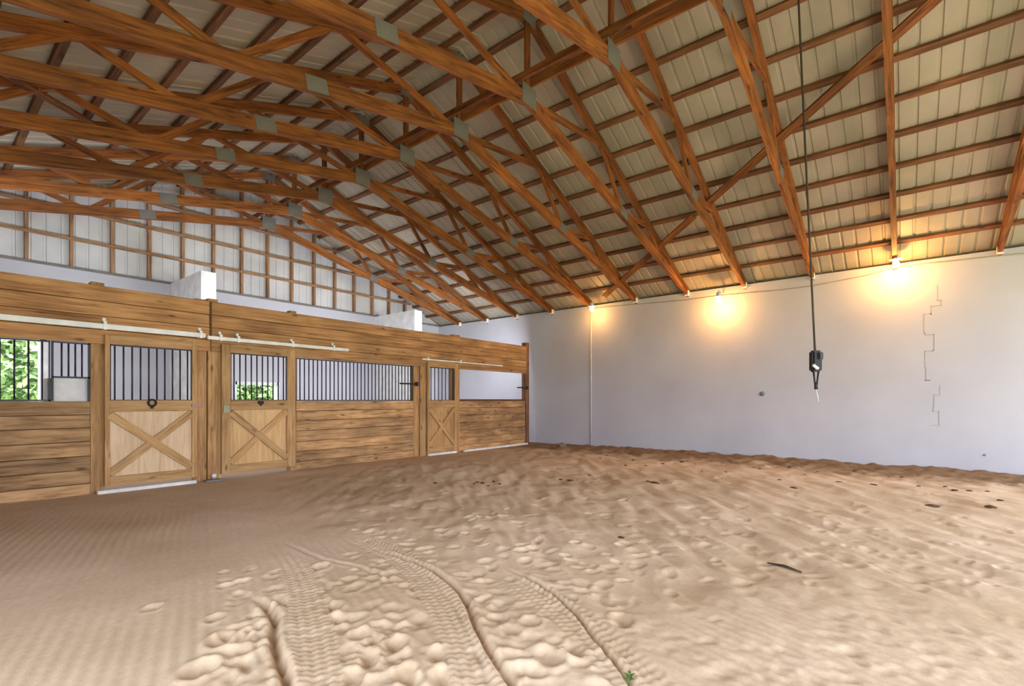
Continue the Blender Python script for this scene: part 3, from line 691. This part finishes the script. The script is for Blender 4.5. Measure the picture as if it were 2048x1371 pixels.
# clods and litter lying on the sand
M_CLOD = plain('dark_clod', (0.10,0.055,0.03,1), .95, 0, .4, 14, .6)
def clod(px, py, s, lab, group=None, name='dirt_clod', flat=.55, mat=M_CLOD, rnd=None):
    x, y = GP(px, py); rnd = rnd or random
    bm = bmesh.new(); bmesh.ops.create_icosphere(bm, subdivisions=2, radius=s)
    sd = random.random()*50
    for v in bm.verts:
        n = math.sin(v.co.x*23/s*.08+sd)+math.sin(v.co.y*31/s*.08+sd*2)+math.sin(v.co.z*27/s*.08+sd*3)
        v.co *= 1+.14*n+random.uniform(-.08, .08); v.co.z *= flat; v.co.x *= 1.35
    o = link(name, bm, mat, None, Matrix.Translation((x, y, fz(x, y)+s*flat*.35)) @ Matrix.Rotation(random.uniform(0, 3), 4, 'Z'))
    return tag(o, lab, 'clod', group)
clod(870, 966, .03, 'small dark clod on the smooth sand in front of the narrow door')
for px, py, s in ((948,968,.022),(955,965,.03),(966,966,.028),(976,970,.02),(988,962,.024),(999,968,.022)):
    clod(px, py, s, 'one of the small dark clods scattered together in the middle of the sand', 'clods scattered mid floor')
for px, py, s, lab in ((1121,955,.035,'dark clod left of the flat pair near the post end'),(1140,957,.045,'flat dark clod in the sand beside a smaller one'),(1178,948,.035,'dark clod below the vertical conduit'),
                  (1243,1071,.03,'single dark clod on the pale rippled sand, centre right'),(1310,966,.06,'long dark clod at the edge of the brown strip'),(1296,961,.04,'rough dark clod beside the long one at the brown strip edge'),
                  (1980,1018,.07,'largest dark manure clump near the right edge'),(1865,1012,.06,'dark manure clump left of the largest one'),(1585,978,.05,'small dark clump midway along the brown strip')):
    clod(px, py, s, lab, flat=.32)
for i in range(30):
    px = 1190+i*28+random.uniform(-12, 12); base = 892+(px-1150)*.062; py = base+random.uniform(14, 30+(px-1150)*.05)
    clod(px, py, random.uniform(.018, .04), 'small dung clod on the brown strip by the white wall, '+('below the leftmost bulb' if px < 1400 else 'below the middle bulb' if px < 1600 else 'by the hanging cord' if px < 1760 else 'toward the right edge'), 'clods on the strip by the wall', flat=.4)
x, y = GP(1125, 889)
clod(1125, 893, .16, 'low grey mound of dirt at the foot of the white wall near the stalls', None, 'dirt_mound', .5, plain('grey_dirt', (0.25,0.2,0.16,1), .95, 0, .3, 9, .5))
p0 = GP(1535, 1128); p1 = GP(1603, 1147)
z0 = max(fz(*p0), fz(*p1))+.008
o = tube('stick', [(p0[0], p0[1], z0), ((p0[0]+p1[0])/2+.01, (p0[1]+p1[1])/2, z0+.008), (p1[0], p1[1], z0)], [.006, .012, .008], M_CLOD, None, 6); tag(o, 'thin dark stick lying on the pale rippled sand', 'stick')
# sprig at the bottom edge
M_LEAF = plain('sprig_leaf', (0.10,0.22,0.04,1), .7, 0, .4, 12)
x, y = GP(1257, 1360); e = empty('weed_sprig', (x, y, fz(x, y)), 'small green weed sprig on the sand at the bottom edge', 'weed')
tube('stem', [(x, y, fz(x, y)-.01), (x+.01, y, fz(x, y)+.05)], .003, M_LEAF, e, 5)
for i in range(9):
    a = i*2.4; bm = bmesh.new(); l = .028+.01*random.random(); w = .009
    vs = [bm.verts.new(v) for v in ((0,0,0), (l*.4,w,.006), (l,0,.002), (l*.4,-w,.006), (l*.5,0,.0))]
    bm.faces.new((vs[0], vs[1], vs[2], vs[4])); bm.faces.new((vs[0], vs[4], vs[2], vs[3]))
    link('leaf', bm, M_LEAF, e, Matrix.Translation((x+.008, y, fz(x, y)+.012+.004*i)) @ Matrix.Rotation(a, 4, 'Z') @ Matrix.Rotation(-.35, 4, 'Y'))

# ------------------------------------------------------------------ outside
g = boxes('ground', [((-40, YF+.25, -.35), (60, 60, -.12)), ((-60, -60, -.35), (60, YN-.6, -.12)), ((-60, YN-.6, -.35), (XL-.2, YF+.25, -.12)), ((XR+.2, YN-.6, -.35), (60, YF+.25, -.12))], plain('lawn', (0.22,0.26,0.10,1), .95, 0, .4, 1.5)); struct(g)
M_FOL = plain('tree_leaf', (0.27,0.42,0.15,1), .7, 0, .4, 2.0)
M_BARK = plain('tree_bark', (0.35,0.3,0.25,1), .9, 0, .3, 8, .5)
def tree(x, y, h, r, lab):
    e = empty('tree', (x, y, -.12), lab, 'tree', None)
    tube('trunk', [(x, y, -.15), (x+.05, y, h*.35), (x, y+.1, h*.75)], [.14, .11, .05], M_BARK, e, 8)
    bm = bmesh.new()
    for i in range(4200):
        th = random.uniform(0, 6.283); ph = math.acos(random.uniform(-1, 1)); q = r*random.uniform(.35, 1)**.6
        c = Vector((q*math.sin(ph)*math.cos(th), q*math.sin(ph)*math.sin(th), h*.58+q*1.15*math.cos(ph)*h/(3*r)))
        s = random.uniform(.08, .17); a = Vector((random.gauss(0,1), random.gauss(0,1), random.gauss(0,1))).normalized(); b = a.orthogonal().normalized(); 
        vs = [bm.verts.new(c+a*s), bm.verts.new(c+b*s*.6), bm.verts.new(c-a*s), bm.verts.new(c-b*s*.6)]; bm.faces.new(vs)
    link('foliage', bm, M_FOL, e, Matrix.Translation((x, y, 0)))
tree(1.6, 19.0, 4.2, 1.7, 'leafy green tree outside the far doorway, seen through the left bars')
tree(2.9, 26.5, 5.4, 2.2, 'leafy green tree farther off behind the far doorway')
tree(8.6, 20.5, 3.6, 1.8, 'bushy green tree seen through the low window behind the tan door')
tree(11.6, 27.5, 5.4, 2.6, 'wide green tree behind the bushy one, seen through the low window')
